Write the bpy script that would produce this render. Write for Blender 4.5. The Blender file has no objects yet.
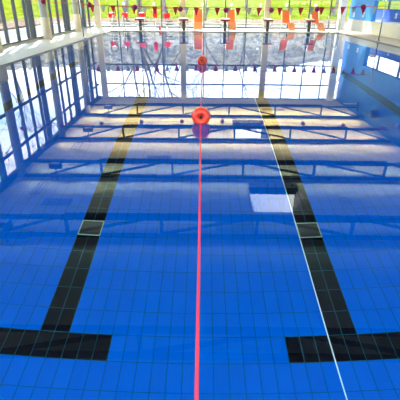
import bpy, math, random
from mathutils import Vector, Matrix, noise
R = random.Random(7)
SC = bpy.context.scene
COL = SC.collection
PI = math.pi

# ------------------------------------------------------------------ materials
def new_mat(name):
    m = bpy.data.materials.new(name); m.use_nodes = True
    nt = m.node_tree; nt.nodes.clear()
    return m, nt, nt.nodes, nt.links

def mat(name, color, rough=.5, metal=0., var=.08, scale=6., spec=.5, bump=0.):
    """principled surface whose colour varies a little with a noise pattern"""
    m, nt, N, L = new_mat(name)
    out = N.new('ShaderNodeOutputMaterial'); b = N.new('ShaderNodeBsdfPrincipled')
    tc = N.new('ShaderNodeTexCoord'); nz = N.new('ShaderNodeTexNoise')
    nz.inputs['Scale'].default_value = scale; nz.inputs['Detail'].default_value = 3
    L.new(tc.outputs['Object'], nz.inputs['Vector'])
    mx = N.new('ShaderNodeMix'); mx.data_type = 'RGBA'
    mx.inputs[6].default_value = tuple(c * (1 - var) for c in color) + (1,)
    mx.inputs[7].default_value = tuple(min(1, c * (1 + var)) for c in color) + (1,)
    L.new(nz.outputs['Fac'], mx.inputs[0]); L.new(mx.outputs[2], b.inputs['Base Color'])
    b.inputs['Roughness'].default_value = rough; b.inputs['Metallic'].default_value = metal
    b.inputs['Specular IOR Level'].default_value = spec
    if bump:
        bp = N.new('ShaderNodeBump'); bp.inputs['Strength'].default_value = bump
        L.new(nz.outputs['Fac'], bp.inputs['Height']); L.new(bp.outputs['Normal'], b.inputs['Normal'])
    L.new(b.outputs[0], out.inputs[0])
    return m

def mnode(N, L, op, a, b=None, c=None):
    n = N.new('ShaderNodeMath'); n.operation = op
    for i, v in enumerate((a, b, c)):
        if v is None: continue
        if isinstance(v, (int, float)): n.inputs[i].default_value = v
        else: L.new(v, n.inputs[i])
    return n.outputs[0]

def brick_mat(name, c1, c2, mortar, bw, bh, ms, rough=.4, axes='XY', shift=(0, 0, 0), offset=0., var_noise=None, spec=.5):
    m, nt, N, L = new_mat(name)
    out = N.new('ShaderNodeOutputMaterial'); b = N.new('ShaderNodeBsdfPrincipled')
    tc = N.new('ShaderNodeTexCoord'); sp = N.new('ShaderNodeSeparateXYZ'); cb = N.new('ShaderNodeCombineXYZ')
    L.new(tc.outputs['Object'], sp.inputs[0])
    L.new(sp.outputs[axes[0]], cb.inputs[0]); L.new(sp.outputs[axes[1]], cb.inputs[1])
    ad = N.new('ShaderNodeVectorMath'); ad.operation = 'ADD'; ad.inputs[1].default_value = shift
    L.new(cb.outputs[0], ad.inputs[0])
    br = N.new('ShaderNodeTexBrick'); br.offset = offset; br.squash = 1
    br.inputs['Scale'].default_value = 1; br.inputs['Brick Width'].default_value = bw
    br.inputs['Row Height'].default_value = bh; br.inputs['Mortar Size'].default_value = ms
    br.inputs['Mortar Smooth'].default_value = .1; br.inputs['Bias'].default_value = 0
    br.inputs['Color1'].default_value = c1 + (1,); br.inputs['Color2'].default_value = c2 + (1,)
    br.inputs['Mortar'].default_value = mortar + (1,)
    L.new(ad.outputs[0], br.inputs['Vector']); L.new(br.outputs['Color'], b.inputs['Base Color'])
    b.inputs['Roughness'].default_value = rough; b.inputs['Specular IOR Level'].default_value = spec
    L.new(b.outputs[0], out.inputs[0])
    return m

def pool_floor_mat():
    """blue tiles 12.5 x 25 cm, with the black tiles of the swimming lines laid among them"""
    m, nt, N, L = new_mat('pool_floor_tiles')
    out = N.new('ShaderNodeOutputMaterial'); b = N.new('ShaderNodeBsdfDiffuse')
    tc = N.new('ShaderNodeTexCoord'); sp = N.new('ShaderNodeSeparateXYZ')
    L.new(tc.outputs['Object'], sp.inputs[0]); X, Y = sp.outputs[0], sp.outputs[1]
    ad = N.new('ShaderNodeVectorMath'); ad.operation = 'ADD'; ad.inputs[1].default_value = (10.0, -.1 + 5, 0)
    L.new(tc.outputs['Object'], ad.inputs[0])
    def brick(c1, c2, mo, ms):
        br = N.new('ShaderNodeTexBrick'); br.offset = 0; br.squash = 1
        br.inputs['Scale'].default_value = 1; br.inputs['Brick Width'].default_value = .125
        br.inputs['Row Height'].default_value = .25; br.inputs['Mortar Size'].default_value = ms
        br.inputs['Mortar Smooth'].default_value = .3
        br.inputs['Color1'].default_value = c1 + (1,); br.inputs['Color2'].default_value = c2 + (1,)
        br.inputs['Mortar'].default_value = mo + (1,)
        L.new(ad.outputs[0], br.inputs['Vector']); return br.outputs['Color']
    blue = brick(BLUE1, BLUE2, GROUT, .0034)
    black = brick((.004, .004, .006), (.008, .009, .012), (.02, .14, .17), .0024)
    # |  |x| - 2.5 | = 1.25 +- .125 : the four lines at 1.25 and 3.75 m either side of the rope
    u = mnode(N, L, 'ABSOLUTE', mnode(N, L, 'SUBTRACT', mnode(N, L, 'ABSOLUTE', X), 2.5))
    near = mnode(N, L, 'ABSOLUTE', mnode(N, L, 'SUBTRACT', u, 1.25))
    line = mnode(N, L, 'LESS_THAN', near, .125)
    inner = mnode(N, L, 'LESS_THAN', mnode(N, L, 'ABSOLUTE', X), 2.5)
    yend = mnode(N, L, 'SUBTRACT', 12.6, mnode(N, L, 'MULTIPLY', inner, 3.25))
    inY = mnode(N, L, 'MULTIPLY', mnode(N, L, 'GREATER_THAN', Y, 2.35), mnode(N, L, 'LESS_THAN', Y, yend))
    line = mnode(N, L, 'MULTIPLY', line, inY)
    bar = mnode(N, L, 'LESS_THAN', near, .5)
    ends = mnode(N, L, 'LESS_THAN', mnode(N, L, 'ABSOLUTE', mnode(N, L, 'SUBTRACT', Y, 2.475)), .125)
    bar = mnode(N, L, 'MULTIPLY', bar, ends)
    mask = mnode(N, L, 'MAXIMUM', line, bar)
    mx = N.new('ShaderNodeMix'); mx.data_type = 'RGBA'
    L.new(mask, mx.inputs[0]); L.new(blue, mx.inputs[6]); L.new(black, mx.inputs[7])
    L.new(mx.outputs[2], b.inputs['Color']); L.new(b.outputs[0], out.inputs[0])
    return m
BLUE1, BLUE2, GROUT = (.0, .098, .50), (.0, .106, .53), (.0, .065, .075)

def water_mat():
    m, nt, N, L = new_mat('pool_water')
    out = N.new('ShaderNodeOutputMaterial'); g = N.new('ShaderNodeBsdfGlass')
    g.inputs['IOR'].default_value = 1.333; g.inputs['Roughness'].default_value = 0
    g.inputs['Color'].default_value = (1, 1, 1, 1)
    tc = N.new('ShaderNodeTexCoord'); nz = N.new('ShaderNodeTexNoise')
    mp = N.new('ShaderNodeMapping'); mp.inputs['Scale'].default_value = (1, .6, 1)
    nz.inputs['Scale'].default_value = 2.2; nz.inputs['Detail'].default_value = 2
    L.new(tc.outputs['Object'], mp.inputs[0]); L.new(mp.outputs[0], nz.inputs['Vector'])
    bp = N.new('ShaderNodeBump'); bp.inputs['Strength'].default_value = 1; bp.inputs['Distance'].default_value = .0004
    L.new(nz.outputs['Fac'], bp.inputs['Height']); L.new(bp.outputs['Normal'], g.inputs['Normal'])
    L.new(g.outputs[0], out.inputs[0])
    return m

def pane_mat():
    m, nt, N, L = new_mat('window_glass')
    out = N.new('ShaderNodeOutputMaterial'); t = N.new('ShaderNodeBsdfTransparent'); g = N.new('ShaderNodeBsdfGlossy')
    t.inputs['Color'].default_value = (.95, .98, .97, 1); g.inputs['Roughness'].default_value = .02
    ge = N.new('ShaderNodeNewGeometry'); dt = N.new('ShaderNodeVectorMath'); dt.operation = 'DOT_PRODUCT'
    L.new(ge.outputs['Incoming'], dt.inputs[0]); L.new(ge.outputs['Normal'], dt.inputs[1])
    c = mnode(N, L, 'SUBTRACT', 1.0, mnode(N, L, 'ABSOLUTE', dt.outputs['Value']))
    f = mnode(N, L, 'MULTIPLY_ADD', mnode(N, L, 'POWER', c, 5.0), .6, .03)
    mx = N.new('ShaderNodeMixShader')
    L.new(f, mx.inputs[0]); L.new(t.outputs[0], mx.inputs[1]); L.new(g.outputs[0], mx.inputs[2])
    L.new(mx.outputs[0], out.inputs[0])
    return m

def ramp_mat(name, stops, scale, detail=5, rough=.95, bump=0., stretch=(1, 1, 1)):
    m, nt, N, L = new_mat(name)
    out = N.new('ShaderNodeOutputMaterial'); b = N.new('ShaderNodeBsdfPrincipled')
    tc = N.new('ShaderNodeTexCoord'); mp = N.new('ShaderNodeMapping'); mp.inputs['Scale'].default_value = stretch
    nz = N.new('ShaderNodeTexNoise'); nz.inputs['Scale'].default_value = scale; nz.inputs['Detail'].default_value = detail
    rp = N.new('ShaderNodeValToRGB')
    e = rp.color_ramp.elements
    while len(e) < len(stops): e.new(.5)
    for i, (p, c) in enumerate(stops): e[i].position = p; e[i].color = c + (1,)
    L.new(tc.outputs['Object'], mp.inputs[0]); L.new(mp.outputs[0], nz.inputs['Vector'])
    L.new(nz.outputs['Fac'], rp.inputs[0]); L.new(rp.outputs[0], b.inputs['Base Color'])
    b.inputs['Roughness'].default_value = rough; b.inputs['Specular IOR Level'].default_value = 0
    L.new(b.outputs[0], out.inputs[0])
    return m

M = {}
M['floor'] = pool_floor_mat()
M['water'] = water_mat()
M['glass'] = pane_mat()
M['pool_wall'] = brick_mat('pool_wall_tiles', (.02, .14, .45), (.02, .16, .5), (.01, .1, .25), .25, .125, .003, axes='YZ')
M['pool_end'] = brick_mat('pool_end_tiles', (.02, .14, .45), (.02, .16, .5), (.01, .1, .25), .25, .125, .003, axes='XZ')
M['deck'] = brick_mat('deck_tiles', (.25, .25, .23), (.27, .265, .245), (.21, .21, .20), .2, .2, .004, rough=.55)
M['deck_warm'] = brick_mat('deck_tiles_warm', (.22, .195, .16), (.24, .21, .175), (.18, .165, .14), .2, .2, .004, rough=.55)
M['bench'] = brick_mat('bench_tiles', (.42, .45, .44), (.45, .48, .46), (.36, .38, .37), .2, .1, .003, axes='YZ', rough=.3)
M['blue_tile'] = brick_mat('blue_wall_tiles', (.05, .13, .42), (.06, .15, .46), (.14, .24, .5), .9, .155, .006, axes='YZ', rough=.3)
M['blue_panel'] = mat('blue_wall_panel', (.02, .21, .64), rough=.45, var=.04, scale=1)
M['ceiling'] = brick_mat('ceiling_panels', (.70, .67, .56), (.58, .56, .48), (.62, .60, .5), 1.25, .42, .006, rough=.9, offset=.5, spec=.1)
M['ceil_dark'] = mat('grey_grille', (.28, .27, .26), rough=.8)
M['truss'] = mat('truss_blue_paint', (.03, .05, .12), rough=.6)
M['frame'] = mat('dark_window_frame', (.045, .05, .055), rough=.5, metal=.2)
M['frame_blue'] = mat('blue_grey_frame', (.04, .065, .10), rough=.5)
M['column_grey'] = mat('grey_concrete', (.27, .27, .26), rough=.8)
M['column_tan'] = mat('tan_column_base', (.46, .41, .31), rough=.7)
M['white_paint'] = mat('white_paint', (.8, .82, .84), rough=.5)
M['rope'] = mat('red_rope', (.62, .025, .045), rough=.6, var=.25, scale=160, bump=.4)
M['float'] = mat('orange_red_plastic', (.72, .045, .015), rough=.28, var=.06)
M['flag_red'] = mat('dark_red_cloth', (.36, .0, .015), rough=.8)
M['flag_grey'] = mat('grey_cloth', (.35, .36, .36), rough=.8)
M['ball'] = mat('dark_red_plastic', (.30, .0, .05), rough=.4)
M['chair_red'] = mat('red_plastic', (.85, .01, .03), rough=.4)
M['chair_orange'] = mat('orange_plastic', (.70, .13, .025), rough=.45)
M['peach'] = mat('peach_orange_seat', (.62, .22, .10), rough=.5)
M['steel'] = mat('brushed_steel', (.40, .42, .42), rough=.25, metal=1.)
M['black'] = mat('black_rubber', (.015, .015, .018), rough=.5)
M['block_grey'] = mat('block_platform', (.09, .09, .088), rough=.7)
M['block_red'] = mat('block_maroon_edge', (.28, .03, .03), rough=.6)
M['black_tile'] = mat('black_grate', (.006, .008, .012), rough=.4)
M['grout_pale'] = mat('pale_plastic_strip', (.62, .86, .80), rough=.6)
M['rim_brass'] = mat('greenish_metal_rim', (.30, .46, .30), rough=.5)
M['socket'] = mat('cream_plastic', (.85, .78, .68), rough=.5)
M['lamp_glass'] = mat('white_globe_glass', (.9, .9, .88), rough=.2)
M['grass'] = ramp_mat('lawn', [(.3, (.035, .06, .003)), (.5, (.085, .108, .008)), (.75, (.14, .135, .025))], 1.6, 8)
M['paving'] = ramp_mat('pavement', [(.3, (.13, .13, .13)), (.7, (.18, .18, .175))], 2.5, 6)
M['bed'] = ramp_mat('gravel_bed', [(.3, (.04, .034, .028)), (.5, (.12, .088, .068)), (.7, (.20, .155, .125))], 5, 8)
M['hill'] = ramp_mat('wooded_hill', [(.3, (.07, .064, .055)), (.5, (.16, .145, .12)), (.7, (.26, .235, .20))], 1.3, 9, stretch=(1, 1, .3))
M['bark'] = ramp_mat('tree_bark', [(.3, (.12, .10, .08)), (.7, (.26, .23, .2))], 4, 5)
M['stone'] = ramp_mat('stone_border', [(.3, (.4, .36, .3)), (.7, (.6, .55, .48))], 4, 5)
M['shrub'] = ramp_mat('evergreen_leaves', [(.3, (.04, .07, .03)), (.7, (.12, .17, .07))], 5, 5)
M['twig'] = ramp_mat('bare_twigs', [(.3, (.20, .15, .11)), (.7, (.34, .27, .21))], 5, 5)

# ------------------------------------------------------------------ mesh helpers
class MB:
    def __init__(s): s.v = []; s.f = []; s.mi = []; s.sm = []
    def add(s, vs, fs, mi=0, smooth=False):
        o = len(s.v); s.v += [tuple(v) for v in vs]
        for f in fs: s.f.append(tuple(i + o for i in f)); s.mi.append(mi); s.sm.append(smooth)
        return s
    def box(s, x0, x1, y0, y1, z0, z1, mi=0):
        vs = [(x, y, z) for z in (z0, z1) for y in (y0, y1) for x in (x0, x1)]
        return s.add(vs, [(0, 2, 3, 1), (4, 5, 7, 6), (0, 1, 5, 4), (2, 6, 7, 3), (0, 4, 6, 2), (1, 3, 7, 5)], mi)
    def beam(s, a, b, w, h, mi=0, up=(0, 0, 1)):
        """square bar from a to b, w wide and h high"""
        a, b = Vector(a), Vector(b); d = (b - a).normalized(); up = Vector(up)
        if abs(d.dot(up)) > .98: up = Vector((0, 1, 0))
        sd = d.cross(up).normalized(); u = sd.cross(d)
        vs = [p + sd * i * w / 2 + u * j * h / 2 for p in (a, b) for j in (-1, 1) for i in (-1, 1)]
        return s.add(vs, [(0, 1, 3, 2), (4, 6, 7, 5), (0, 4, 5, 1), (2, 3, 7, 6), (0, 2, 6, 4), (1, 5, 7, 3)], mi)
    def tube(s, pts, r, n=8, mi=0, cap=True):
        pts = [Vector(p) for p in pts]; rs = r if isinstance(r, (list, tuple)) else [r] * len(pts)
        ref = None; vs = []; 
        for i, p in enumerate(pts):
            d = (pts[min(i + 1, len(pts) - 1)] - pts[max(i - 1, 0)]).normalized()
            if ref is None: ref = Vector((0, 0, 1)) if abs(d.z) < .9 else Vector((1, 0, 0))
            a = d.cross(ref).normalized(); b = a.cross(d).normalized(); ref = b
            for k in range(n):
                t = 2 * PI * k / n; vs.append(p + a * math.cos(t) * rs[i] + b * math.sin(t) * rs[i])
        fs = [(i * n + k, i * n + (k + 1) % n, (i + 1) * n + (k + 1) % n, (i + 1) * n + k) for i in range(len(pts) - 1) for k in range(n)]
        if cap: fs += [tuple(range(n))[::-1], tuple(range((len(pts) - 1) * n, len(pts) * n))]
        return s.add(vs, fs, mi, True)
    def sphere(s, c, r, nu=14, nv=9, mi=0):
        rx, ry, rz = (r, r, r) if isinstance(r, (int, float)) else r
        vs = [(c[0], c[1], c[2] - rz)]
        for j in range(1, nv):
            t = -PI / 2 + PI * j / nv
            for i in range(nu):
                u = 2 * PI * i / nu
                vs.append((c[0] + rx * math.cos(t) * math.cos(u), c[1] + ry * math.cos(t) * math.sin(u), c[2] + rz * math.sin(t)))
        vs.append((c[0], c[1], c[2] + rz)); T = len(vs) - 1
        fs = [(0, 1 + (i + 1) % nu, 1 + i) for i in range(nu)]
        for j in range(nv - 2):
            for i in range(nu):
                a = 1 + j * nu; fs.append((a + i, a + (i + 1) % nu, a + nu + (i + 1) % nu, a + nu + i))
        a = 1 + (nv - 2) * nu
        fs += [(a + i, a + (i + 1) % nu, T) for i in range(nu)]
        return s.add(vs, fs, mi, True)
    def lathe(s, prof, axis='Y', n=32, mi=0, c=(0, 0, 0), closed=False):
        """prof: list of (radius, along-axis)"""
        vs = []
        for r, h in prof:
            for k in range(n):
                t = 2 * PI * k / n; a, b = r * math.cos(t), r * math.sin(t)
                v = {'Y': (a, h, b), 'Z': (a, b, h), 'X': (h, a, b)}[axis]
                vs.append((v[0] + c[0], v[1] + c[1], v[2] + c[2]))
        m = len(prof); rng = m if closed else m - 1
        fs = [(i * n + k, i * n + (k + 1) % n, ((i + 1) % m) * n + (k + 1) % n, ((i + 1) % m) * n + k) for i in range(rng) for k in range(n)]
        return s.add(vs, fs, mi, True)
    def build(s, name, mats, parent=None, bevel=0., loc=None):
        me = bpy.data.meshes.new(name); me.from_pydata(s.v, [], s.f)
        for m in (mats if isinstance(mats, (list, tuple)) else [mats]): me.materials.append(M[m])
        for p, i, k in zip(me.polygons, s.mi, s.sm): p.material_index = i; p.use_smooth = k
        me.update()
        import bmesh
        bm = bmesh.new(); bm.from_mesh(me); bmesh.ops.recalc_face_normals(bm, faces=bm.faces); bm.to_mesh(me); bm.free()
        o = bpy.data.objects.new(name, me); COL.objects.link(o)
        if parent: o.parent = parent
        if loc: o.location = loc
        if bevel:
            b = o.modifiers.new('bevel', 'BEVEL'); b.width = bevel; b.segments = 2; b.limit_method = 'ANGLE'
        return o

def tag(o, label=None, cat=None, group=None, kind=None):
    if label: o['label'] = label
    if cat: o['category'] = cat
    if group: o['group'] = group
    if kind: o['kind'] = kind
    return o
def struct(o, label=None, cat=None):
    o['kind'] = 'structure'
    return tag(o, label, cat)
def empty(name, loc=(0, 0, 0), rz=0.):
    o = bpy.data.objects.new(name, None); COL.objects.link(o); o.location = loc; o.rotation_euler.z = rz
    o.empty_display_size = .2
    return o
def copy_tree(root, loc, label, rz=None):
    c = root.copy(); COL.objects.link(c); c.location = loc
    if rz is not None: c.rotation_euler.z = rz
    c['label'] = label
    for ch in list(root.children):
        d = ch.copy(); COL.objects.link(d); d.parent = c
        for g in list(ch.children):
            e = g.copy(); COL.objects.link(e); e.parent = d
    return c

# ------------------------------------------------------------------ dimensions
PX0, PX1, PY0, PY1, PD = -4.62, 6.80, -.35, 21.8, 2.0     # pool
RX0, RX1, RY0, RY1, HC = -6.1, 8.1, -3.0, 24.5, 3.92        # hall
DZ = .03                                                    # deck height above the water
NX = 9.1                                                    # back of the window niche

# ------------------------------------------------------------------ pool
b = MB(); b.add([(PX0 - .1, PY0 - .1, 0), (PX1 + .1, PY0 - .1, 0), (PX1 + .1, PY1 + .1, 0), (PX0 - .1, PY1 + .1, 0)], [(0, 1, 2, 3)])
o = b.build('pool_floor', 'floor', loc=(0, 0, -PD)); struct(o, 'blue tiled pool bottom with black lane lines', 'pool floor')
b = MB(); b.add([(PX0, PY0, 0), (PX1, PY0, 0), (PX1, PY1, 0), (PX0, PY1, 0)], [(0, 1, 2, 3)])
struct(b.build('water', 'water'), 'still pool water mirroring ceiling and windows', 'water')
for nm, bx_, mt in (('pool_wall_left', (PX0 - .12, PX0, PY0, PY1, -PD, -.12), 'pool_wall'),
                    ('pool_wall_right', (PX1, PX1 + .12, PY0, PY1, -PD, -.12), 'pool_wall'),
                    ('pool_wall_far', (PX0 - .12, PX1 + .12, PY1, PY1 + .12, -PD, -.12), 'pool_end'),
                    ('pool_wall_near', (PX0 - .12, PX1 + .12, PY0 - .12, PY0, -PD, -.12), 'pool_end')):
    struct(MB().box(*bx_).build(nm, mt))

def deck_side(nm, x0, x1, y0, y1, mt):
    return struct(MB().box(x0, x1, y0, y1, -.12, DZ).build(nm, mt))
deck_side('floor_left', RX0 - .1, PX0, RY0, RY1, 'deck')
deck_side('floor_right', PX1, RX1 + .05, RY0, RY1, 'deck_warm')
deck_side('floor_far', PX0, PX1, PY1, RY1, 'deck')
deck_side('floor_near', PX0, PX1, RY0, PY0, 'deck')

# black grates set into the lane lines
for sx, lb in ((-1, 'square black drain grate in the left lane line, pale edged'), (1, 'square black drain grate in the right lane line, pale edged')):
    e = empty('drain_grate', (sx * 1.25, 3.975, -PD))
    tag(e, lb, 'drain', 'drain grates in the lane lines')
    g = MB(); g.box(-.115, .115, -.115, .115, .0005, .008)
    for k in range(9): g.box(-.1 + k * .024, -.092 + k * .024, -.1, .1, .008, .012)
    g.build('grate', 'black_tile', e)
    r = MB()
    for a in ((-.125, .125, -.125, -.117), (-.125, .125, .117, .125), (-.125, -.117, -.117, .117), (.117, .125, -.117, .117)):
        r.box(a[0], a[1], a[2], a[3], .0005, .012)
    r.build('rim', 'rim_brass', e)
b = MB().box(1.119, 1.128, PY0 + .02, 9.4, -PD + .0005, -PD + .006)
tag(b.build('floor_seam_strip', 'grout_pale'), 'thin pale strip running along the right lane line on the bottom', 'strip')

# lane rope and its floats
pts = [(0.0, PY0 - .3, .10), (0.0, PY0 + .05, .09), (0, .3, .03), (0, .7, .012)] + [(.004 * math.sin(y * .9), y, .010) for y in [1 + .5 * k for k in range(41)]] + [(0, 21.5, .02), (0, PY1 + .02, .08)]
rp = MB().tube(pts, .0085, 8).build('lane_rope', 'rope')
tag(rp, 'pink red lane rope floating along the middle of the pool', 'rope')
def lane_float():
    e = empty('lane_float')
    rr, tube = .066, .052
    prof = []
    for k in range(20):
        t = 2 * PI * k / 20
        prof.append((rr + tube * math.cos(t) * 1.0, .072 * math.sin(t)))
    MB().lathe(prof, 'Y', 40, closed=True).build('buoy_ring', 'float', e)
    MB().lathe([(.010, -.05), (.016, -.05), (.016, .05), (.010, .05)], 'Y', 20, closed=True).build('core_tube', 'black', e)
    return e
lf = lane_float(); lf.location = (0.0, 4.95, .085)
tag(lf, 'large orange red ring float on the rope nearest the camera', 'float', 'orange ring floats on the lane rope')
copy_tree(lf, (0.0, 10.2, .085), 'small looking orange red ring float farther along the rope')

# ------------------------------------------------------------------ room shell
wall_cols = [-.40, 3.85, 8.1, 12.35, 16.6, 20.85]
# left wall: plinth + beam + end pieces
struct(MB().box(RX0 - .25, RX0 - .04, RY0, RY1 + .2, -.2, .10).build('wall_left_sill', 'deck'))
struct(MB().box(RX0 - .25, RX0 - .02, RY0, RY1 + .2, 3.84, HC + .1).build('wall_left', 'frame_blue'))
def glazing(nm, axis, fixed, spans, mull, z0, z1, trans, thick=(), mt='frame'):
    """window wall of one bay: frame mesh and a pane as its child; axis Y runs along the left wall, X along the far wall"""
    a0, a1 = spans
    g = MB()
    def bar(p0, p1, q0, q1, d=.10):
        if axis == 'Y': g.box(fixed - d / 2, fixed + d / 2, p0, p1, q0, q1)
        else: g.box(p0, p1, fixed - d / 2, fixed + d / 2, q0, q1)
    bar(a0, a1, z0, z0 + .045, .12); bar(a0, a1, z1 - (.07 if axis == 'Y' else .02), z1, .12)
    for m in mull: bar(m - .025, m + .025, z0, z1)
    for m in thick: bar(m - .08, m + .08, z0, z1, .16)
    for t in trans: bar(a0, a1, t - .03, t + .03, .095)
    f = struct(g.build(nm, mt))
    p = MB()
    if axis == 'Y': p.box(fixed - .006, fixed + .006, a0 + .01, a1 - .01, z0 + .02, z1 - .02)
    else: p.box(a0 + .01, a1 - .01, fixed - .006, fixed + .006, z0 + .02, z1 - .02)
    p.build('window_pane', 'glass', f)
    return f
wi = 1
edges = [RY0] + wall_cols + [RY1 - .02]
for i in range(len(edges) - 1):
    a0, a1 = edges[i], edges[i + 1]
    if a1 - a0 < .5: continue
    L_ = a1 - a0
    mull = [a0 + k for k in (.42, 1.27, 2.15, 3.0) if k < L_ - .3]
    thick = [a0 + 3.45] if L_ > 3.9 else ([a0 + .9, a0 + 1.9] if L_ > 3 else [])
    glazing('window_%d' % wi, 'Y', RX0 - .1, (a0, a1), mull,   .10, 3.84, (1.87, 3.10), thick); wi += 1
def column(x, y, r, lab):
    e = empty('column', (x, y, DZ)); struct(e)
    MB().lathe([(r * 1.22, 0), (r * 1.22, .74), (r, .76)], 'Z', 28).build('column_base', 'column_tan', e)
    MB().lathe([(r, .74), (r, HC - DZ)], 'Z', 28).build('column_shaft', 'column_grey', e)
for y in wall_cols[1:]: column(RX0 + .10, y, .14, '')
# far wall
struct(MB().box(RX0 - .2, RX1 + 1.2, RY1, RY1 + .2, -.2, DZ + .02).box(RX0 - .2, RX1 + 1.2, RY1 + .02, RY1 + .2, 3.895, HC + .1).build('wall_far', 'deck'))
farc = [-5.86, -1.11, 3.56, 7.9]
for i in range(3):
    a0, a1 = farc[i] + .1, farc[i + 1] - .1
    mull = [[-4.72, -3.52, -2.31], [.06, 1.24, 2.42], [4.75, 5.90, 7.06]][i]
    glazing('window_%d' % wi, 'X', RY1 + .08, (a0, a1), mull, DZ + .02, 3.895, (1.97, 3.08)); wi += 1
for k, x in enumerate(farc[:3]):
    e = empty('column', (x, RY1 - .02, DZ)); struct(e)
    MB().box(-.155, .155, -.13, .13, 0, HC - DZ).build('column_shaft', 'column_tan', e)
e = empty('column', (7.72, RY1 - .05, DZ)); struct(e)
MB().box(-.22, .16, -.14, .14, 0, HC - DZ).build('column_shaft', 'white_paint', e)
# right wall: tiled bench, niche with window strip, blue bulkhead, solid blue end
struct(MB().box(RX1, NX + .02, RY0, RY1, 0, .57).build('wall_bench', 'bench'))
struct(MB().box(NX, NX + .2, RY0, RY1 + .2, .57, 1.06).build('wall_right_tiles', 'blue_tile'))
struct(MB().box(RX1, RX1 + .2, RY0, 21.15, 1.46, HC + .1).box(RX1, RX1 + .2, 21.15, RY1, .57, HC + .1).build('wall_right', 'blue_panel'))
glz = glazing('window_%d' % wi, 'Y', NX + .08, (RY0, 24.1), [RY0 + 2.5 * k for k in range(1, 11)], 1.06, 2.1, ()); wi += 1
struct(MB().box(NX, NX + .2, RY0, RY1 + .2, 2.1, HC + .1).box(NX, NX + .2, 24.12, RY1 + .2, 1.06, 2.1).build('trim_1', 'blue_panel'))
# near wall behind the camera
struct(MB().box(RX0 - .3, NX + .2, RY0 - .2, RY0, -.2, HC + .1).build('wall_near', 'white_paint'))
# ceiling with two rooflight openings
sky = [(1.5, 3.12, 9.95, 11.95), (1.48, 3.02, 16.8, 19.75)]
cb = MB()
ys = [2.3, 9.95, 11.95, 16.8, 19.75, RY1 + .3]
X0c, X1c = RX0 - .42, NX + .3
for i in range(5):
    y0, y1 = ys[i], ys[i + 1]
    s = {1: sky[0], 3: sky[1]}.get(i)
    if s: cb.box(X0c, s[0], y0, y1, HC, HC + .15); cb.box(s[1], X1c, y0, y1, HC, HC + .15)
    else: cb.box(X0c, X1c, y0, y1, HC, HC + .15)
cb.box(X0c, X1c, RY0 - .2, -2.3, HC, HC + .15); cb.box(X0c, -4.2, -2.3, 2.3, HC, HC + .15); cb.box(6.9, X1c, -2.3, 2.3, HC, HC + .15)  # leaves the opening for the added near-end rooflight
struct(cb.build('ceiling', 'ceiling'))
g = MB()   # unseen rooflight over the near pool end, added to light the pool floor
for k in range(8): g.box(-4.2 + k * 11.1 / 7 - .03, -4.2 + k * 11.1 / 7 + .03, -2.3, 2.3, HC + .1, HC + .2)
g.box(-4.2, 6.9, -2.36, -2.28, HC, HC + .2); g.box(-4.2, 6.9, 2.28, 2.36, HC, HC + .2)
f = struct(g.build('window_%d' % wi, 'frame')); wi += 1
MB().box(-4.2, 6.9, -2.28, 2.28, HC + .14, HC + .15).build('window_pane', 'glass', f)
for i, (a, c, y0, y1) in enumerate(sky):
    H1 = HC + 1.25
    g = MB()
    g.box(a - .08, a, y0, y1, HC + .15, H1); g.box(c, c + .08, y0, y1, HC + .15, H1); g.box(a - .08, c + .08, y0 - .08, y0, HC + .15, H1)
    g.box(a - .08, c + .08, y1, y1 + .08, HC + .15, HC + .40)
    g.box(a - .08, a, y1, y1 + .08, HC + .40, H1); g.box(c, c + .08, y1, y1 + .08, HC + .40, H1)
    g.box(a - .08, c + .08, y0 - .08, y1 + .3, H1, H1 + .06)
    for k in range(6): g.box(a + (c - a) * (k + .5) / 6 - .012, a + (c - a) * (k + .5) / 6 + .012, y1 - .01, y1, HC, HC + .4)
    f = struct(g.build('window_%d' % wi, 'frame_blue')); wi += 1
    MB().box(a, c, y1 + .03, y1 + .042, HC + .40, H1).build('window_pane', 'glass', f)

# ------------------------------------------------------------------ roof trusses
def truss():
    e = empty('roof_truss', (1.38, 0, 0))
    zt, zb, w = 3.86, 3.29, .11
    MB().beam((-7.4, 0, zt), (6.65, 0, zt), .09, .085).build('top_chord', 'truss', e)
    MB().beam((-4.68, 0, zb), (4.68, 0, zb), .09, .075).build('bottom_chord', 'truss', e)
    for k in (-2, -1, 0, 1, 2):
        MB().beam((k * 2.34, 0, zb + .05), (k * 2.34, 0, zt - .065), .07, .07).build('post', 'truss', e)
    for s_ in (-1, 1):
        for k in (0, 1, 2):
            x0, x1 = s_ * k * 2.34, s_ * (k + 1) * 2.34
            if k == 2: x1 = s_ * 6.4
            MB().beam((x0, 0, zb + .02), (x1, 0, zt - .05), .06, .06).build('diagonal', 'truss', e)
    return e
TL = [20.3, 16.35, 12.3, 8.53, 4.76, .99]
TN = ['roof truss closest to the far window wall', 'second roof truss counted from the far window wall', 'third roof truss counted from the far window wall',
      'fourth roof truss counted from the far window wall', 'fifth roof truss counted from the far window wall', 'roof truss closest to the near pool end']
t0 = truss(); tag(t0, 'dark blue steel ' + TN[0], 'truss', 'dark blue roof trusses'); t0.location.y = TL[0]
for y, n in list(zip(TL, TN))[1:]: copy_tree(t0, (1.38, y, 0), 'dark blue steel ' + n)

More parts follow.
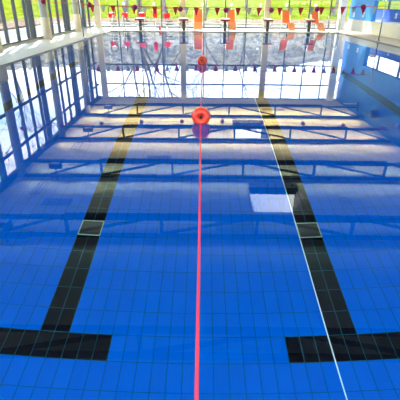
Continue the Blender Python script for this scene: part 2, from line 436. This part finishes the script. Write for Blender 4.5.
# fill lights added on the bottom chords to brighten the ceiling and pool
def fill_light():
    e = empty('added_fill_light')
    g = MB(); g.box(-7.2, 6.4, -.09, .09, 0, .02); g.box(-7.2, 6.4, -.096, -.088, 0, .05); g.box(-7.2, 6.4, .088, .096, 0, .05)
    g.box(-7.2, 6.4, -.01, .01, .02, .05)
    g.build('housing', 'truss', e)
    for s_ in (-1, 1):
        l = bpy.data.lights.new('fill_light_tube', 'AREA'); l.shape = 'RECTANGLE'; l.size = 13.4; l.size_y = .04
        l.energy = UP * (1.7 if s_ > 0 and UP > 300 else 1); l.color = UC; l.spread = math.radians(76)
        lo = bpy.data.objects.new('fill_light_tube', l); COL.objects.link(lo); lo.parent = e; lo.location = (-.4, s_ * .075, .06)
        d = Vector((0, s_ * math.cos(math.radians(32)), math.sin(math.radians(32))))
        lo.rotation_euler = d.to_track_quat('-Z', 'Y').to_euler()
        # long side along x
        zz = -d; xx = Vector((1, 0, 0)); yy = zz.cross(xx)
        lo.rotation_euler = Matrix((xx, yy, zz)).transposed().to_euler()
    return e
UP = 130
for y, n, UP, UC in zip(TL, TN, (290, 175, 72, 24), ((1, .84, .36), (1, .88, .52), (.74, 1, .74), (.45, .95, .95))):
    u0 = fill_light(); u0.location = (1.38, y, 3.33); tag(u0, 'slim added fill light lying on the ' + n, 'fill_light', 'added fill lights on the roof trusses')

# floodlights on the left ends of the trusses
def flood():
    e = empty('floodlight')
    MB().tube([(0, 0, .56), (0, 0, .10)], .02, 8).build('stem', 'truss', e)
    MB().beam((-.2, 0, .42), (.5, 0, .42), .05, .05).build('bracket_arm', 'truss', e)
    h = MB(); h.box(-.16, .16, -.10, .10, -.04, .12); h.box(-.20, -.16, -.06, .06, -.02, .14); h.box(.16, .2, -.06, .06, -.02, .14)
    h.build('lamp_housing', 'frame', e, bevel=.015)
    MB().box(-.14, .14, -.085, .085, -.048, -.041).build('lamp_glass', 'white_paint', e)
    return e
FN = ['closest to the far windows', 'second from the far windows', 'third from the far windows', 'fourth from the far windows']
f0 = None
for y, n in zip([20.0, 16.05, 12.0, 8.25], FN):
    lb = 'dark floodlight hung near the left wall, ' + n
    if not f0: f0 = flood(); f0.location = (-4.7, y, 3.36); tag(f0, lb, 'floodlight', 'floodlights along the left wall')
    else: copy_tree(f0, (-4.7, y, 3.36), lb)
# right wall fittings
e = empty('wall_lamp', (RX1, 20.9, 3.30)); tag(e, 'slim wall lamp on blue wall nearest the far corner', 'lamp')
MB().box(-.75, -.02, -.05, .05, 0, .05).build('lamp_tube', 'white_paint', e); MB().box(-.06, 0, -.08, .08, -.1, .4).build('mount', 'blue_panel', e)
e = empty('wall_lamp', (RX1, 16.3, 3.2)); tag(e, 'slim wall lamp on blue wall nearer the camera than the loudspeaker', 'lamp')
MB().box(-.55, -.02, -.04, .04, 0, .04).build('lamp_tube', 'white_paint', e); MB().box(-.05, 0, -.07, .07, -.08, .1).build('mount', 'white_paint', e)
e = empty('loudspeaker', (RX1, 17.9, 3.12)); tag(e, 'round dark loudspeaker on a bracket high on the blue wall', 'loudspeaker')
MB().lathe([(.0, -.52), (.19, -.52), (.21, -.46), (.19, -.2), (.10, -.14), (0, -.14)], 'X', 24).build('speaker_body', 'frame_blue', e)
MB().beam((-.2, 0, 0), (0, 0, .12), .05, .05).build('bracket', 'frame_blue', e)
# ceiling vents
v0 = None
for (x, y, w, l, n) in [(-5.05, 15.5, .14, .45, 'slim ceiling vent by the left windows, farther one'), (-5.08, 11.4, .14, .45, 'slim ceiling vent by the left windows, nearer one')]:
    g = MB(); g.box(x - w, x - w + .02, y - l, y + l, HC - .02, HC); g.box(x + w - .02, x + w, y - l, y + l, HC - .02, HC)
    g.box(x - w, x + w, y - l, y - l + .02, HC - .02, HC); g.box(x - w, x + w, y + l - .02, y + l, HC - .02, HC); g.box(x - .01, x + .01, y - l, y + l, HC - .02, HC)
    tag(g.build('ceiling_vent', 'ceil_dark'), n, 'vent', 'slim ceiling vents')
for (x, y, w, l, n) in [(-4.2, 10.45, .42, .22, 'dark grille panel in the ceiling by the left wall'), (.9, 9.2, .5, .3, 'dark grille panel in the ceiling left of the rooflight'),
                        (5.0, 13.6, .5, .3, 'dark grille panel in the ceiling on the right side'), (-1.6, 14.2, .45, .25, 'dark grille panel in the middle of the ceiling'),
                        (3.9, 21.9, .6, .2, 'dark grille panel in the ceiling near the far windows')]:
    g = MB(); g.box(x - w, x + w, y - l, y + l, HC - .012, HC)
    for k in range(5): g.box(x - w, x + w, y - l + .04 + k * l * .36, y - l + .07 + k * l * .36, HC - .03, HC - .012)
    tag(g.build('ceiling_grille', 'ceil_dark'), n, 'grille', 'dark ceiling grilles')
# sockets on the blue tiled strip
s0 = None
for (x, y, z, n) in [(NX, 20.8, .83, 'cream socket on blue tile strip, nearest the camera'), (NX, 18.0, .83, 'cream socket on blue tile strip past the picture edge')]:
    pass
def socket():
    e = empty('wall_socket')
    MB().box(-.02, 0, -.09, .09, -.11, .11).build('face_plate', 'socket', e, bevel=.005)
    MB().lathe([(.0, -.026), (.035, -.026), (.035, -.02)], 'X', 16).build('socket_hole', 'ceil_dark', e)
    return e
for i, (x, y, z, n) in enumerate([(NX, 20.8, .83, 'cream socket on the shaded blue tiles under the window strip'), (RX1, 22.25, .84, 'cream socket on the sunlit blue wall, the one nearer the window strip'),
                        (RX1, 23.7, .80, 'cream socket on the sunlit blue wall, the one by the corner')]):
    if i == 0: s0 = socket(); s0.location = (x, y, z); tag(s0, n, 'socket', 'wall sockets on the right wall')
    else: copy_tree(s0, (x, y, z), n)

# ------------------------------------------------------------------ pennant line and false-start rope
def sag(x, x0, x1, z0, z1, s):
    t = (x - x0) / (x1 - x0); return z0 + (z1 - z0) * t - s * 4 * t * (1 - t)
fy, fx0, fx1 = 17.0, -4.68, 6.92
e = empty('pennant_line', (0, fy, 0)); tag(e, 'line of dark red and grey pennants across the far half', 'pennants')
zf = lambda x: sag(x, fx0, fx1, 1.24, 1.27, .09)
MB().tube([(x, 0, zf(x)) for x in [fx0 + .03 + (fx1 - fx0 - .06) * k / 40 for k in range(41)]], .008, 6).build('cord', 'flag_red', e)
def pennant(x, mt, w=.10, h=.27):
    z = zf(x) + .004
    t = .003
    vs = [(x - w, -t, z), (x + w, -t, z), (x + .012, -t + .03, z - h), (x - .012, -t + .03, z - h), (x - w, t, z), (x + w, t, z), (x + .012, t + .03, z - h), (x - .012, t + .03, z - h)]
    g = MB().add(vs, [(0, 1, 2, 3), (5, 4, 7, 6), (0, 4, 5, 1), (1, 5, 6, 2), (2, 6, 7, 3), (3, 7, 4, 0)])
    o = g.build('pennant', mt, e); o['label'] = 'dark red triangular pennant' if mt == 'flag_red' else 'grey triangular pennant'
k = 0
for k in range(14):
    x = -1.05 + (k - 4) * .80
    if fx0 + .2 < x < fx1 - .2: pennant(x, 'flag_red')
    x += .42
    if fx0 + .2 < x < fx1 - .2: pennant(x, 'flag_grey', .09, .25)
def pole(x, lb):
    e = empty('flag_pole', (x, fy, DZ))
    MB().tube([(0, 0, 0), (0, 0, 1.62)], .022, 10).build('pole', 'steel', e)
    MB().lathe([(0, 0), (.07, 0), (.07, .02), (.035, .05), (.0, .05)], 'Z', 16).build('base_socket', 'steel', e)
    MB().tube([(0, 0, 1.14), (.0, -.03, 1.14)], .012, 8).build('cord_hook', 'steel', e)
    tag(e, lb, 'pole', 'pennant poles')
    return e
pole(fx0 - .02, 'steel pennant pole on the left deck by the columns'); pole(fx1 + .02, 'steel pennant pole on the right deck before the blue wall')
ry, rx0, rx1 = 9.5, -5.72, RX1 + .5
e = empty('recall_rope', (0, ry, 0)); tag(e, 'thin red overhead rope with dark red balls across mid pool', 'rope')
zr = lambda x: 1.215 + .0105 * (x - .7) ** 2 * (1 if x > .7 else .8)
MB().tube([(rx0 + (RX1 - rx0) * k / 40, 0, zr(rx0 + (RX1 - rx0) * k / 40)) for k in range(41)], .0045, 6).build('cord', 'rope', e)
for k in range(-5, 7):
    x = .50 + .975 * k
    if x < RX1 - .3: MB().sphere((x, 0, zr(x)), .055, 14, 9).build('ball', 'ball', e)
MB().box(rx0 - .33, rx0 + .02, -.03, .03, 1.6, 1.7).build('wall_hook', 'steel', e)

# ------------------------------------------------------------------ far deck
def start_block():
    e = empty('starting_block')
    g = MB(); g.add([(-.22, -.26, .50), (.22, -.26, .50), (.22, .26, .56), (-.22, .26, .56), (-.22, -.26, .545), (.22, -.26, .545), (.22, .26, .605), (-.22, .26, .605)],
                    [(0, 3, 2, 1), (4, 5, 6, 7), (0, 1, 5, 4), (1, 2, 6, 5), (2, 3, 7, 6), (3, 0, 4, 7)])
    g.build('platform', 'block_grey', e, bevel=.008)
    MB().box(-.225, .225, -.285, -.262, .475, .545).build('front_edge', 'block_red', e)
    MB().box(-.07, .07, -.05, .1, .0, .52).build('pedestal', 'frame', e)
    for s_ in (-1, 1):
        MB().tube([(s_ * .2, -.22, 0), (s_ * .2, -.22, .5)], .014, 8).build('leg', 'steel', e)
        MB().tube([(s_ * .2, .2, 0), (s_ * .2, .2, .54)], .014, 8).build('leg', 'steel', e)
    MB().tube([(-.2, -.2, .18), (.2, -.2, .18)], .012, 8).build('crossbar', 'steel', e)
    MB().box(-.12, .12, .15, .45, .22, .25).build('step', 'block_grey', e)
    return e
BX = [(-3.17, 'grey starting block in front of the red seats'), (-.97, 'grey starting block before the middle tan pillar'), (1.12, 'grey starting block just right of the rope'),
      (3.28, 'grey starting block before the right-hand tan pillar'), (5.38, 'grey starting block between the two rightmost orange chairs')]
s0 = None
for x, lb in BX:
    if not s0: s0 = start_block(); s0.location = (x, PY1 + .32, DZ); tag(s0, lb, 'starting block', 'starting blocks on the far pool edge')
    else: copy_tree(s0, (x, PY1 + .32, DZ), lb)

def lounge_chair():
    e = empty('pool_chair')
    # side profile (y towards the pool is negative): foot, knee, seat, back
    prof = [(-.52, .03), (-.40, .20), (-.30, .36), (.02, .30), (.14, .34), (.24, .60), (.32, .95)]
    def shell(pr, w, t, nm, mt):
        g = MB(); n = len(pr)
        vs = []
        for i, (y, z) in enumerate(pr):
            a = pr[max(0, i - 1)]; c = pr[min(n - 1, i + 1)]; d = Vector((c[0] - a[0], c[1] - a[1])).normalized(); nn = Vector((-d.y, d.x)) * t
            for x in (-w, w): vs.append((x, y, z)); vs.append((x, y + nn.x, z + nn.y))
        fs = []
        for i in range(n - 1):
            o = i * 4; p = o + 4
            fs += [(o, p, p + 2, o + 2), (o + 1, o + 3, p + 3, p + 1), (o, o + 1, p + 1, p), (o + 2, p + 2, p + 3, o + 3)]
        fs += [(0, 2, 3, 1), ((n - 1) * 4, (n - 1) * 4 + 1, (n - 1) * 4 + 3, (n - 1) * 4 + 2)]
        g.add(vs, fs); return g.build(nm, mt, e, bevel=.006)
    shell(prof[3:], .205, .03, 'backrest', 'chair_orange')
    shell(prof[2:4], .205, .03, 'seat', 'peach'); shell(prof[:3], .205, .03, 'foot_panel', 'peach')
    for s_ in (-1, 1):
        MB().tube([(s_ * .235, -.3, .0), (s_ * .235, -.28, .34), (s_ * .235, .1, .36)], .014, 8).build('leg', 'white_paint', e)
        MB().tube([(s_ * .235, .34, .0), (s_ * .235, .12, .36), (s_ * .235, .30, .92)], .014, 8).build('leg', 'white_paint', e)
    return e
c0 = None
for x, rz, lb in [(-.25, 0., 'orange high-backed pool chair beside the middle tan pillar'), (1.48, .06, 'orange high-backed pool chair right of the rope behind a block'),
                  (4.45, .35, 'orange high-backed pool chair, angled, left one of the right-hand pair'), (5.98, .35, 'orange high-backed pool chair, angled, nearest the right corner')]:
    if not c0: c0 = lounge_chair(); c0.location = (x, 23.02, DZ); tag(c0, lb, 'chair', 'orange pool chairs on the far deck')
    else: copy_tree(c0, (x, 23.02, DZ), lb, rz)

def red_seat():
    e = empty('pool_exercise_bike')
    MB().box(-.16, .16, -.05, .05, .56, .80).box(-.15, .15, -.20, .0, .54, .60).build('red_seat', 'chair_red', e, bevel=.035)
    MB().tube([(0, .02, .56), (0, .0, .1)], .03, 8).build('seat_post', 'white_paint', e)
    MB().box(-.05, .30, -.26, -.20, .38, .42).build('pedal', 'black', e)
    MB().box(-.05, .30, -.26, -.20, .24, .28).build('pedal', 'black', e)
    MB().tube([(-.16, -.25, 0.012), (-.16, .3, .012), (.16, .3, .012), (.16, -.25, .012), (-.16, -.25, .012)], .014, 8).build('base_frame', 'white_paint', e)
    MB().tube([(0, -.22, .012), (0, -.24, .35), (0, .02, .56)], .016, 8).build('main_tube', 'white_paint', e)
    return e
r0 = None
for i, (x, lb, hoop) in enumerate([(-4.77, 'red-seated exercise bike with black hoop handle in the left corner', 1), (-4.08, 'red-seated exercise bike second from the left corner', 0),
                   (-3.2, 'red-seated exercise bike directly behind the leftmost starting block', 1), (-1.88, 'red-seated exercise bike nearest the middle tan pillar', 0)]):
    if not r0: r0 = red_seat(); q = r0; q.location = (x, 22.98, DZ); tag(q, lb, 'exercise bike', 'red-seated exercise bikes on the far deck')
    else: q = copy_tree(r0, (x, 22.98, DZ), lb)
    bikes = globals().setdefault('bikes', []); bikes.append((q, hoop))
for q, hoop in bikes:
    if hoop: 
        MB().tube([(-.17, .1, .62), (-.18, .12, .95), (-.10, .12, 1.08), (.10, .12, 1.08), (.18, .12, .95), (.17, .1, .62)], .02, 8).build('handlebar', 'black', q)
    else:
        MB().tube([(0, .1, .7), (0, .12, 1.08)], .035, 8).build('handle_post', 'frame', q)
e = empty('rescue_stand', (-2.5, 22.98, DZ)); tag(e, 'white stand holding a tall red rescue buoy', 'stand')
MB().lathe([(0, 0), (.16, 0), (.16, .03), (.02, .04), (.02, .55), (0, .55)], 'Z', 16).build('stand_post', 'white_paint', e)
e2 = MB().lathe([(0, .552), (.07, .56), (.11, .62), (.12, .80), (.10, .95), (.05, 1.02), (0, 1.03)], 'Z', 20).build('rescue_buoy', 'chair_red', loc=(-2.5, 22.98, DZ))
tag(e2, 'tall rounded red rescue buoy standing on a white post', 'rescue buoy')
e2 = MB().lathe([(0, 0), (.05, 0), (.06, .1), (.045, .2), (0, .22)], 'Z', 16).build('pool_cone', 'chair_red', loc=(-2.22, 22.5, DZ)); tag(e2, 'small red cone on the far deck beside the rescue stand', 'cone')

def ladder(x, lb):
    e = empty('pool_ladder', (x, PY1, DZ))
    for s_ in (-1, 1):
        MB().tube([(s_ * .25, .55, 0), (s_ * .25, .52, .45), (s_ * .25, .40, .66), (s_ * .25, .18, .70), (s_ * .25, -.04, .55), (s_ * .25, -.08, .2), (s_ * .25, -.08, -.9)], .02, 8).build('handrail', 'steel', e)
    for z in (-.25, -.5, -.8): MB().box(-.25, .25, -.14, -.03, z, z + .03).build('rung', 'steel', e)
    tag(e, lb, 'ladder', 'steel pool ladders'); return e
ladder(6.53, 'steel pool ladder rails at the right far corner'); ladder(-4.25, 'steel pool ladder rails at the left far corner')
# squeegee-like loops leaning in the corner
e = empty('hose_hanger', (7.2, 22.9, DZ)); tag(e, 'coiled pale hose on a hook in the right far corner', 'hose')
MB().tube([(.1 * math.cos(t) * (1 + .1 * math.sin(3 * t)), .02 * math.sin(2.2 * t), .62 + .22 * math.sin(t)) for t in [k * .35 for k in range(44)]], .012, 6).build('hose_coil', 'white_paint', e)
MB().tube([(0, 0, 0), (0, 0, .86)], .012, 6).build('hook_post', 'steel', e)

# ------------------------------------------------------------------ outside
def plane_grid(name, x0, x1, y0, y1, nx, ny, hf, mt, smooth=True):
    vs = [(x0 + (x1 - x0) * i / nx, y0 + (y1 - y0) * j / ny, 0) for j in range(ny + 1) for i in range(nx + 1)]
    vs = [(x, y, hf(x, y)) for x, y, _ in vs]
    fs = [(j * (nx + 1) + i, j * (nx + 1) + i + 1, (j + 1) * (nx + 1) + i + 1, (j + 1) * (nx + 1) + i) for j in range(ny) for i in range(nx)]
    return MB().add(vs, fs, 0, smooth).build(name, mt)
def lawn_h(x, y):
    d = max(0, y - 35.0); dl = max(0, -13 - x); dr = max(0, x - 13)
    d = max(d, dl, dr)
    return -.02 + 1.15 * min(1, d / 7) ** 1.3 + .025 * min(60, max(0, d - 7)) + .05 * noise.noise((x * .2, y * .2, 0))
def lawn_mesh():
    g = MB()
    for (x0, x1, y0, y1, nx, ny) in ((-90, -9.2, -40, 95, 50, 80), (12.2, 100, -40, 95, 50, 80), (-9.2, 12.2, 28.1, 95, 24, 60)):
        vs = [(x0 + (x1 - x0) * i / nx, y0 + (y1 - y0) * j / ny) for j in range(ny + 1) for i in range(nx + 1)]
        g.add([(x, y, lawn_h(x, y)) for x, y in vs], [(j * (nx + 1) + i, j * (nx + 1) + i + 1, (j + 1) * (nx + 1) + i + 1, (j + 1) * (nx + 1) + i) for j in range(ny) for i in range(nx)], 0, True)
    return g.build('lawn', 'grass')
struct(lawn_mesh())
struct(MB().box(-9.7, RX0 - .25, -10, 27.8, -.05, .04).box(RX0 - .25, 12.5, RY1 + .2, 27.8, -.05, .04).build('pavement', 'paving'))
struct(MB().box(-13, 15, 27.9, 35.6, -.1, .12).box(-13.2, -9.7, -10, 27.9, -.1, .12).build('planting_bed', 'bed'))
struct(MB().box(-9.6, 12.5, 27.75, 27.9, -.1, .14).build('kerb', 'stone'))
def hill_h(x, y):
    ridge = 13.6 + 1.6 * noise.noise((x * .013, 0, 3)) - .13 * max(0, x - 8) + 1.5 * noise.noise((x * .06, 1, 3))
    t = min(1, max(0, (y - 75) / 45)); t = t * t * (3 - 2 * t)
    return 2 + (ridge) * t + (.7 * noise.noise((x * .35, y * .35, 1)) + 2.2 * noise.noise((x * 1.3, y * 1.3, 5))) * (t > .05) * min(1, t * 2)
o = plane_grid('wooded_hill', -190, 210, 74, 150, 260, 46, hill_h, 'hill', smooth=False); struct(o, 'brown wooded hillside beyond the lawn', 'hill')
def hillL(x, y):
    t = min(1, max(0, (-x - 60) / 35)); t = t * t * (3 - 2 * t)
    return 2 + 11 * t + (1.6 * noise.noise((x * .35, y * .35, 1)) + 1.0 * noise.noise((x * 1.1, y * 1.1, 5))) * t

def tree(name_label, x, y, h, r, seed, z0=None, spread=1., thin=1., cat='tree', grp=None):
    rr = random.Random(seed); wood = MB(); twig = MB()
    z0 = lawn_h(x, y) - .1 if z0 is None else z0
    def grow(p, d, L_, r_, lvl):
        n = 4 if lvl < 2 else 3
        pts = [p]; rs = [r_]; q = p.copy(); dd = d.copy()
        for i in range(n):
            dd = (dd + Vector((rr.uniform(-1, 1), rr.uniform(-1, 1), rr.uniform(-.3, .6))) * .16).normalized()
            q = q + dd * L_ / n; pts.append(q.copy()); rs.append(max(.013, r_ * (1 - .45 * (i + 1) / n)))
        (wood if lvl < 3 else twig).tube(pts, rs, 7 if lvl == 0 else (5 if lvl < 3 else 3), cap=False)
        if lvl >= 5 or r_ < .006: return
        nb = 2 if lvl < 4 else 2
        for k in range(nb + (rr.random() < .5)):
            i = rr.randint(max(1, n - 2), n) if k else n
            ax = Vector((rr.uniform(-1, 1), rr.uniform(-1, 1), rr.uniform(-.2, .5))).normalized()
            nd = (dd + ax * rr.uniform(.5, .95) * spread).normalized()
            grow(pts[i], nd, L_ * rr.uniform(.62, .82), rs[i] * rr.uniform(.6, .8), lvl + 1)
    e = empty(cat if cat != 'tree' else 'bare_tree', (x, y, z0))
    grow(Vector((0, 0, 0)), Vector((rr.uniform(-.08, .08), rr.uniform(-.08, .08), 1)).normalized(), h * .34, r, 0)
    wood.build('trunk', 'bark', e); twig.build('branches', 'bark', e)
    tag(e, name_label, 'tree', grp)
    return e
for i, (x, y, h, r, lb) in enumerate([(-5.6, 31.5, 9, .20, 'bare tree leftmost behind the far window wall'), (-4.75, 33, 10, .24, 'bare thick-trunked tree behind the leftmost red seat'),
        (-3.2, 36, 11, .22, 'bare tree behind the leftmost starting block'), (-1.5, 34, 9, .14, 'bare slender tree just left of the middle pillar'),
        (.15, 32, 7, .08, 'bare slender leaning tree beside the rope line'), (3.9, 40, 11, .17, 'spreading bare tree right of the middle of the lawn'),
        (11.2, 38, 8, .16, 'bare tree behind the right corner of the window wall')]):
    tree(lb, x, y, h, r, 11 + i, grp='bare trees on the lawn')
for i, (x, y, h, r, lb) in enumerate([(-14, 24, 8, .16, 'bare tree outside the left windows, farthest'), (-13.5, 18.5, 7, .15, 'bare tree outside the left windows, middle one'),
        (-15, 13, 8, .18, 'bare tree outside the left windows, nearest'), (-19, 30, 9, .2, 'bare tree on the far left lawn'), (-11.5, 21.5, 9, .12, 'bare slim tree close to the left windows, farther one'), (-11.5, 15.5, 9, .12, 'bare slim tree close to the left windows, nearer one'), (-12.5, 27, 9, .14, 'bare tree just outside the left far corner')]):
    tree(lb, x, y, h, r, 31 + i, grp='bare trees beyond the left windows')
def shrub(x, y, w, h, seed, lb, mt='shrub'):
    rr = random.Random(seed); g = MB()
    for k in range(900):
        a = rr.uniform(0, 2 * PI); c = rr.uniform(-1, 1); s_ = math.sqrt(1 - c * c); q = rr.uniform(.7, 1) 
        p = Vector((w * q * s_ * math.cos(a), w * q * s_ * math.sin(a), h / 2 + h / 2 * q * c))
        d1 = Vector((rr.uniform(-1, 1), rr.uniform(-1, 1), rr.uniform(-1, 1))).normalized() * .12 * w; d2 = Vector((rr.uniform(-1, 1), rr.uniform(-1, 1), rr.uniform(-1, 1))).normalized() * .10 * w
        g.add([p - d1, p + d2, p + d1, p - d2], [(0, 1, 2, 3)])
    e = empty('shrub', (x, y, lawn_h(x, y) - .05)); g.build('foliage', mt, e)
    st = MB()
    for k in range(5): 
        a = k * 1.3; st.tube([(0, 0, 0), (.4 * w * math.cos(a), .4 * w * math.sin(a), h * .6)], [.04, .015], 5)
    st.build('stems', 'bark', e); tag(e, lb, 'shrub', 'shrubs on the lawn')
for i, (x, y, w, h, lb, mt) in enumerate([(-15.5, 20.5, 1.6, 2.6, 'brown leafless shrub outside the left windows', 'twig'), (-17, 26, 1.8, 3, 'green shrub at the far left of the lawn', 'shrub'),
        (14.5, 17, 1.4, 2.2, 'green shrub outside the right window strip, nearer', 'shrub'), (15, 21, 1.6, 2.4, 'green shrub outside the right window strip, farther', 'shrub'),
        (-17.5, 33, 1.7, 2.6, 'brown leafless shrub at the far left of the lawn', 'twig')]):
    shrub(x, y, w, h, 60 + i, lb, mt)
g0 = None
for i, (x, lb) in enumerate([(-4.75, 'white globe lamp outside, behind the left red seats'), (-2.95, 'white globe lamp outside, behind the rescue buoy'), (-.05, 'white globe lamp outside, over the first orange chair'),
              (1.7, 'white globe lamp outside, over the second orange chair'), (3.42, 'white globe lamp outside, by the right tan pillar'), (4.98, 'white globe lamp outside, behind the third orange chair'), (6.72, 'white globe lamp outside, rightmost of the row')]):
    if not g0:
        g0 = empty('globe_lamp'); g0.location = (x, 26.6, .05); tag(g0, lb, 'lamp', 'globe lamps along the outside path')
        MB().sphere((0, 0, 1.16), .085, 18, 12).build('globe', 'lamp_glass', g0)
        MB().tube([(0, 0, 0), (0, 0, 1.08)], .012, 8).build('post', 'steel', g0)
    else: copy_tree(g0, (x, 26.6, .05), lb)

# ------------------------------------------------------------------ sky, sun, camera
w = bpy.data.worlds.new('sky'); SC.world = w; w.use_nodes = True
N, L = w.node_tree.nodes, w.node_tree.links; N.clear()
out = N.new('ShaderNodeOutputWorld'); bg = N.new('ShaderNodeBackground')
tc = N.new('ShaderNodeTexCoord'); nz = N.new('ShaderNodeTexNoise'); nz.inputs['Scale'].default_value = 2.6; nz.inputs['Detail'].default_value = 6
mp = N.new('ShaderNodeMapping'); mp.inputs['Scale'].default_value = (1, 1, 2.5)
L.new(tc.outputs['Generated'], mp.inputs[0]); L.new(mp.outputs[0], nz.inputs['Vector'])
rp = N.new('ShaderNodeValToRGB'); e = rp.color_ramp.elements
e[0].position = .38; e[0].color = (.42, .62, .95, 1); e[1].position = .58; e[1].color = (1, 1, 1, 1)
L.new(nz.outputs['Fac'], rp.inputs[0]); L.new(rp.outputs[0], bg.inputs['Color'])
bg.inputs['Strength'].default_value = 3.0
L.new(bg.outputs[0], out.inputs[0])

sl = bpy.data.lights.new('sun', 'SUN'); sl.energy = 9.0; sl.angle = math.radians(.55); sl.color = (1, .95, .86)
so = bpy.data.objects.new('sun', sl); COL.objects.link(so)
so.rotation_euler = Vector((.29, -1.07, -1.0)).to_track_quat('-Z', 'Y').to_euler()

cd = bpy.data.cameras.new('camera'); co = bpy.data.objects.new('camera', cd); COL.objects.link(co)
f_px, th, ro, yaw = 400.17, .4605, .0081, -.004
cd.sensor_width = 36; cd.sensor_fit = 'HORIZONTAL'; cd.lens = 36 * f_px / 400; cd.clip_end = 600; cd.clip_start = .02
fwd = Vector((math.sin(yaw) * math.cos(th), math.cos(yaw) * math.cos(th), -math.sin(th)))
rt = Vector((math.cos(yaw), -math.sin(yaw), 0)); up = rt.cross(fwd)
mtx = Matrix((rt, up, -fwd)).transposed().to_4x4()
co.matrix_world = Matrix.Translation((.0148, 0, 1.3736)) @ mtx @ Matrix.Rotation(ro, 4, 'Z')
SC.camera = co

SC.view_settings.view_transform = 'Standard'; SC.view_settings.look = 'None'; SC.view_settings.gamma = 1
SC.view_settings.exposure = 1.2; SC.view_settings.use_curve_mapping = False
cy = SC.cycles
cy.max_bounces = 14; cy.diffuse_bounces = 6; cy.glossy_bounces = 6; cy.transmission_bounces = 8; cy.transparent_max_bounces = 12
cy.caustics_reflective = True; cy.caustics_refractive = True; cy.sample_clamp_indirect = 12; cy.sample_clamp_direct = 0
cy.use_denoising = True
try: cy.denoiser = 'OPENIMAGEDENOISE'
except Exception: pass
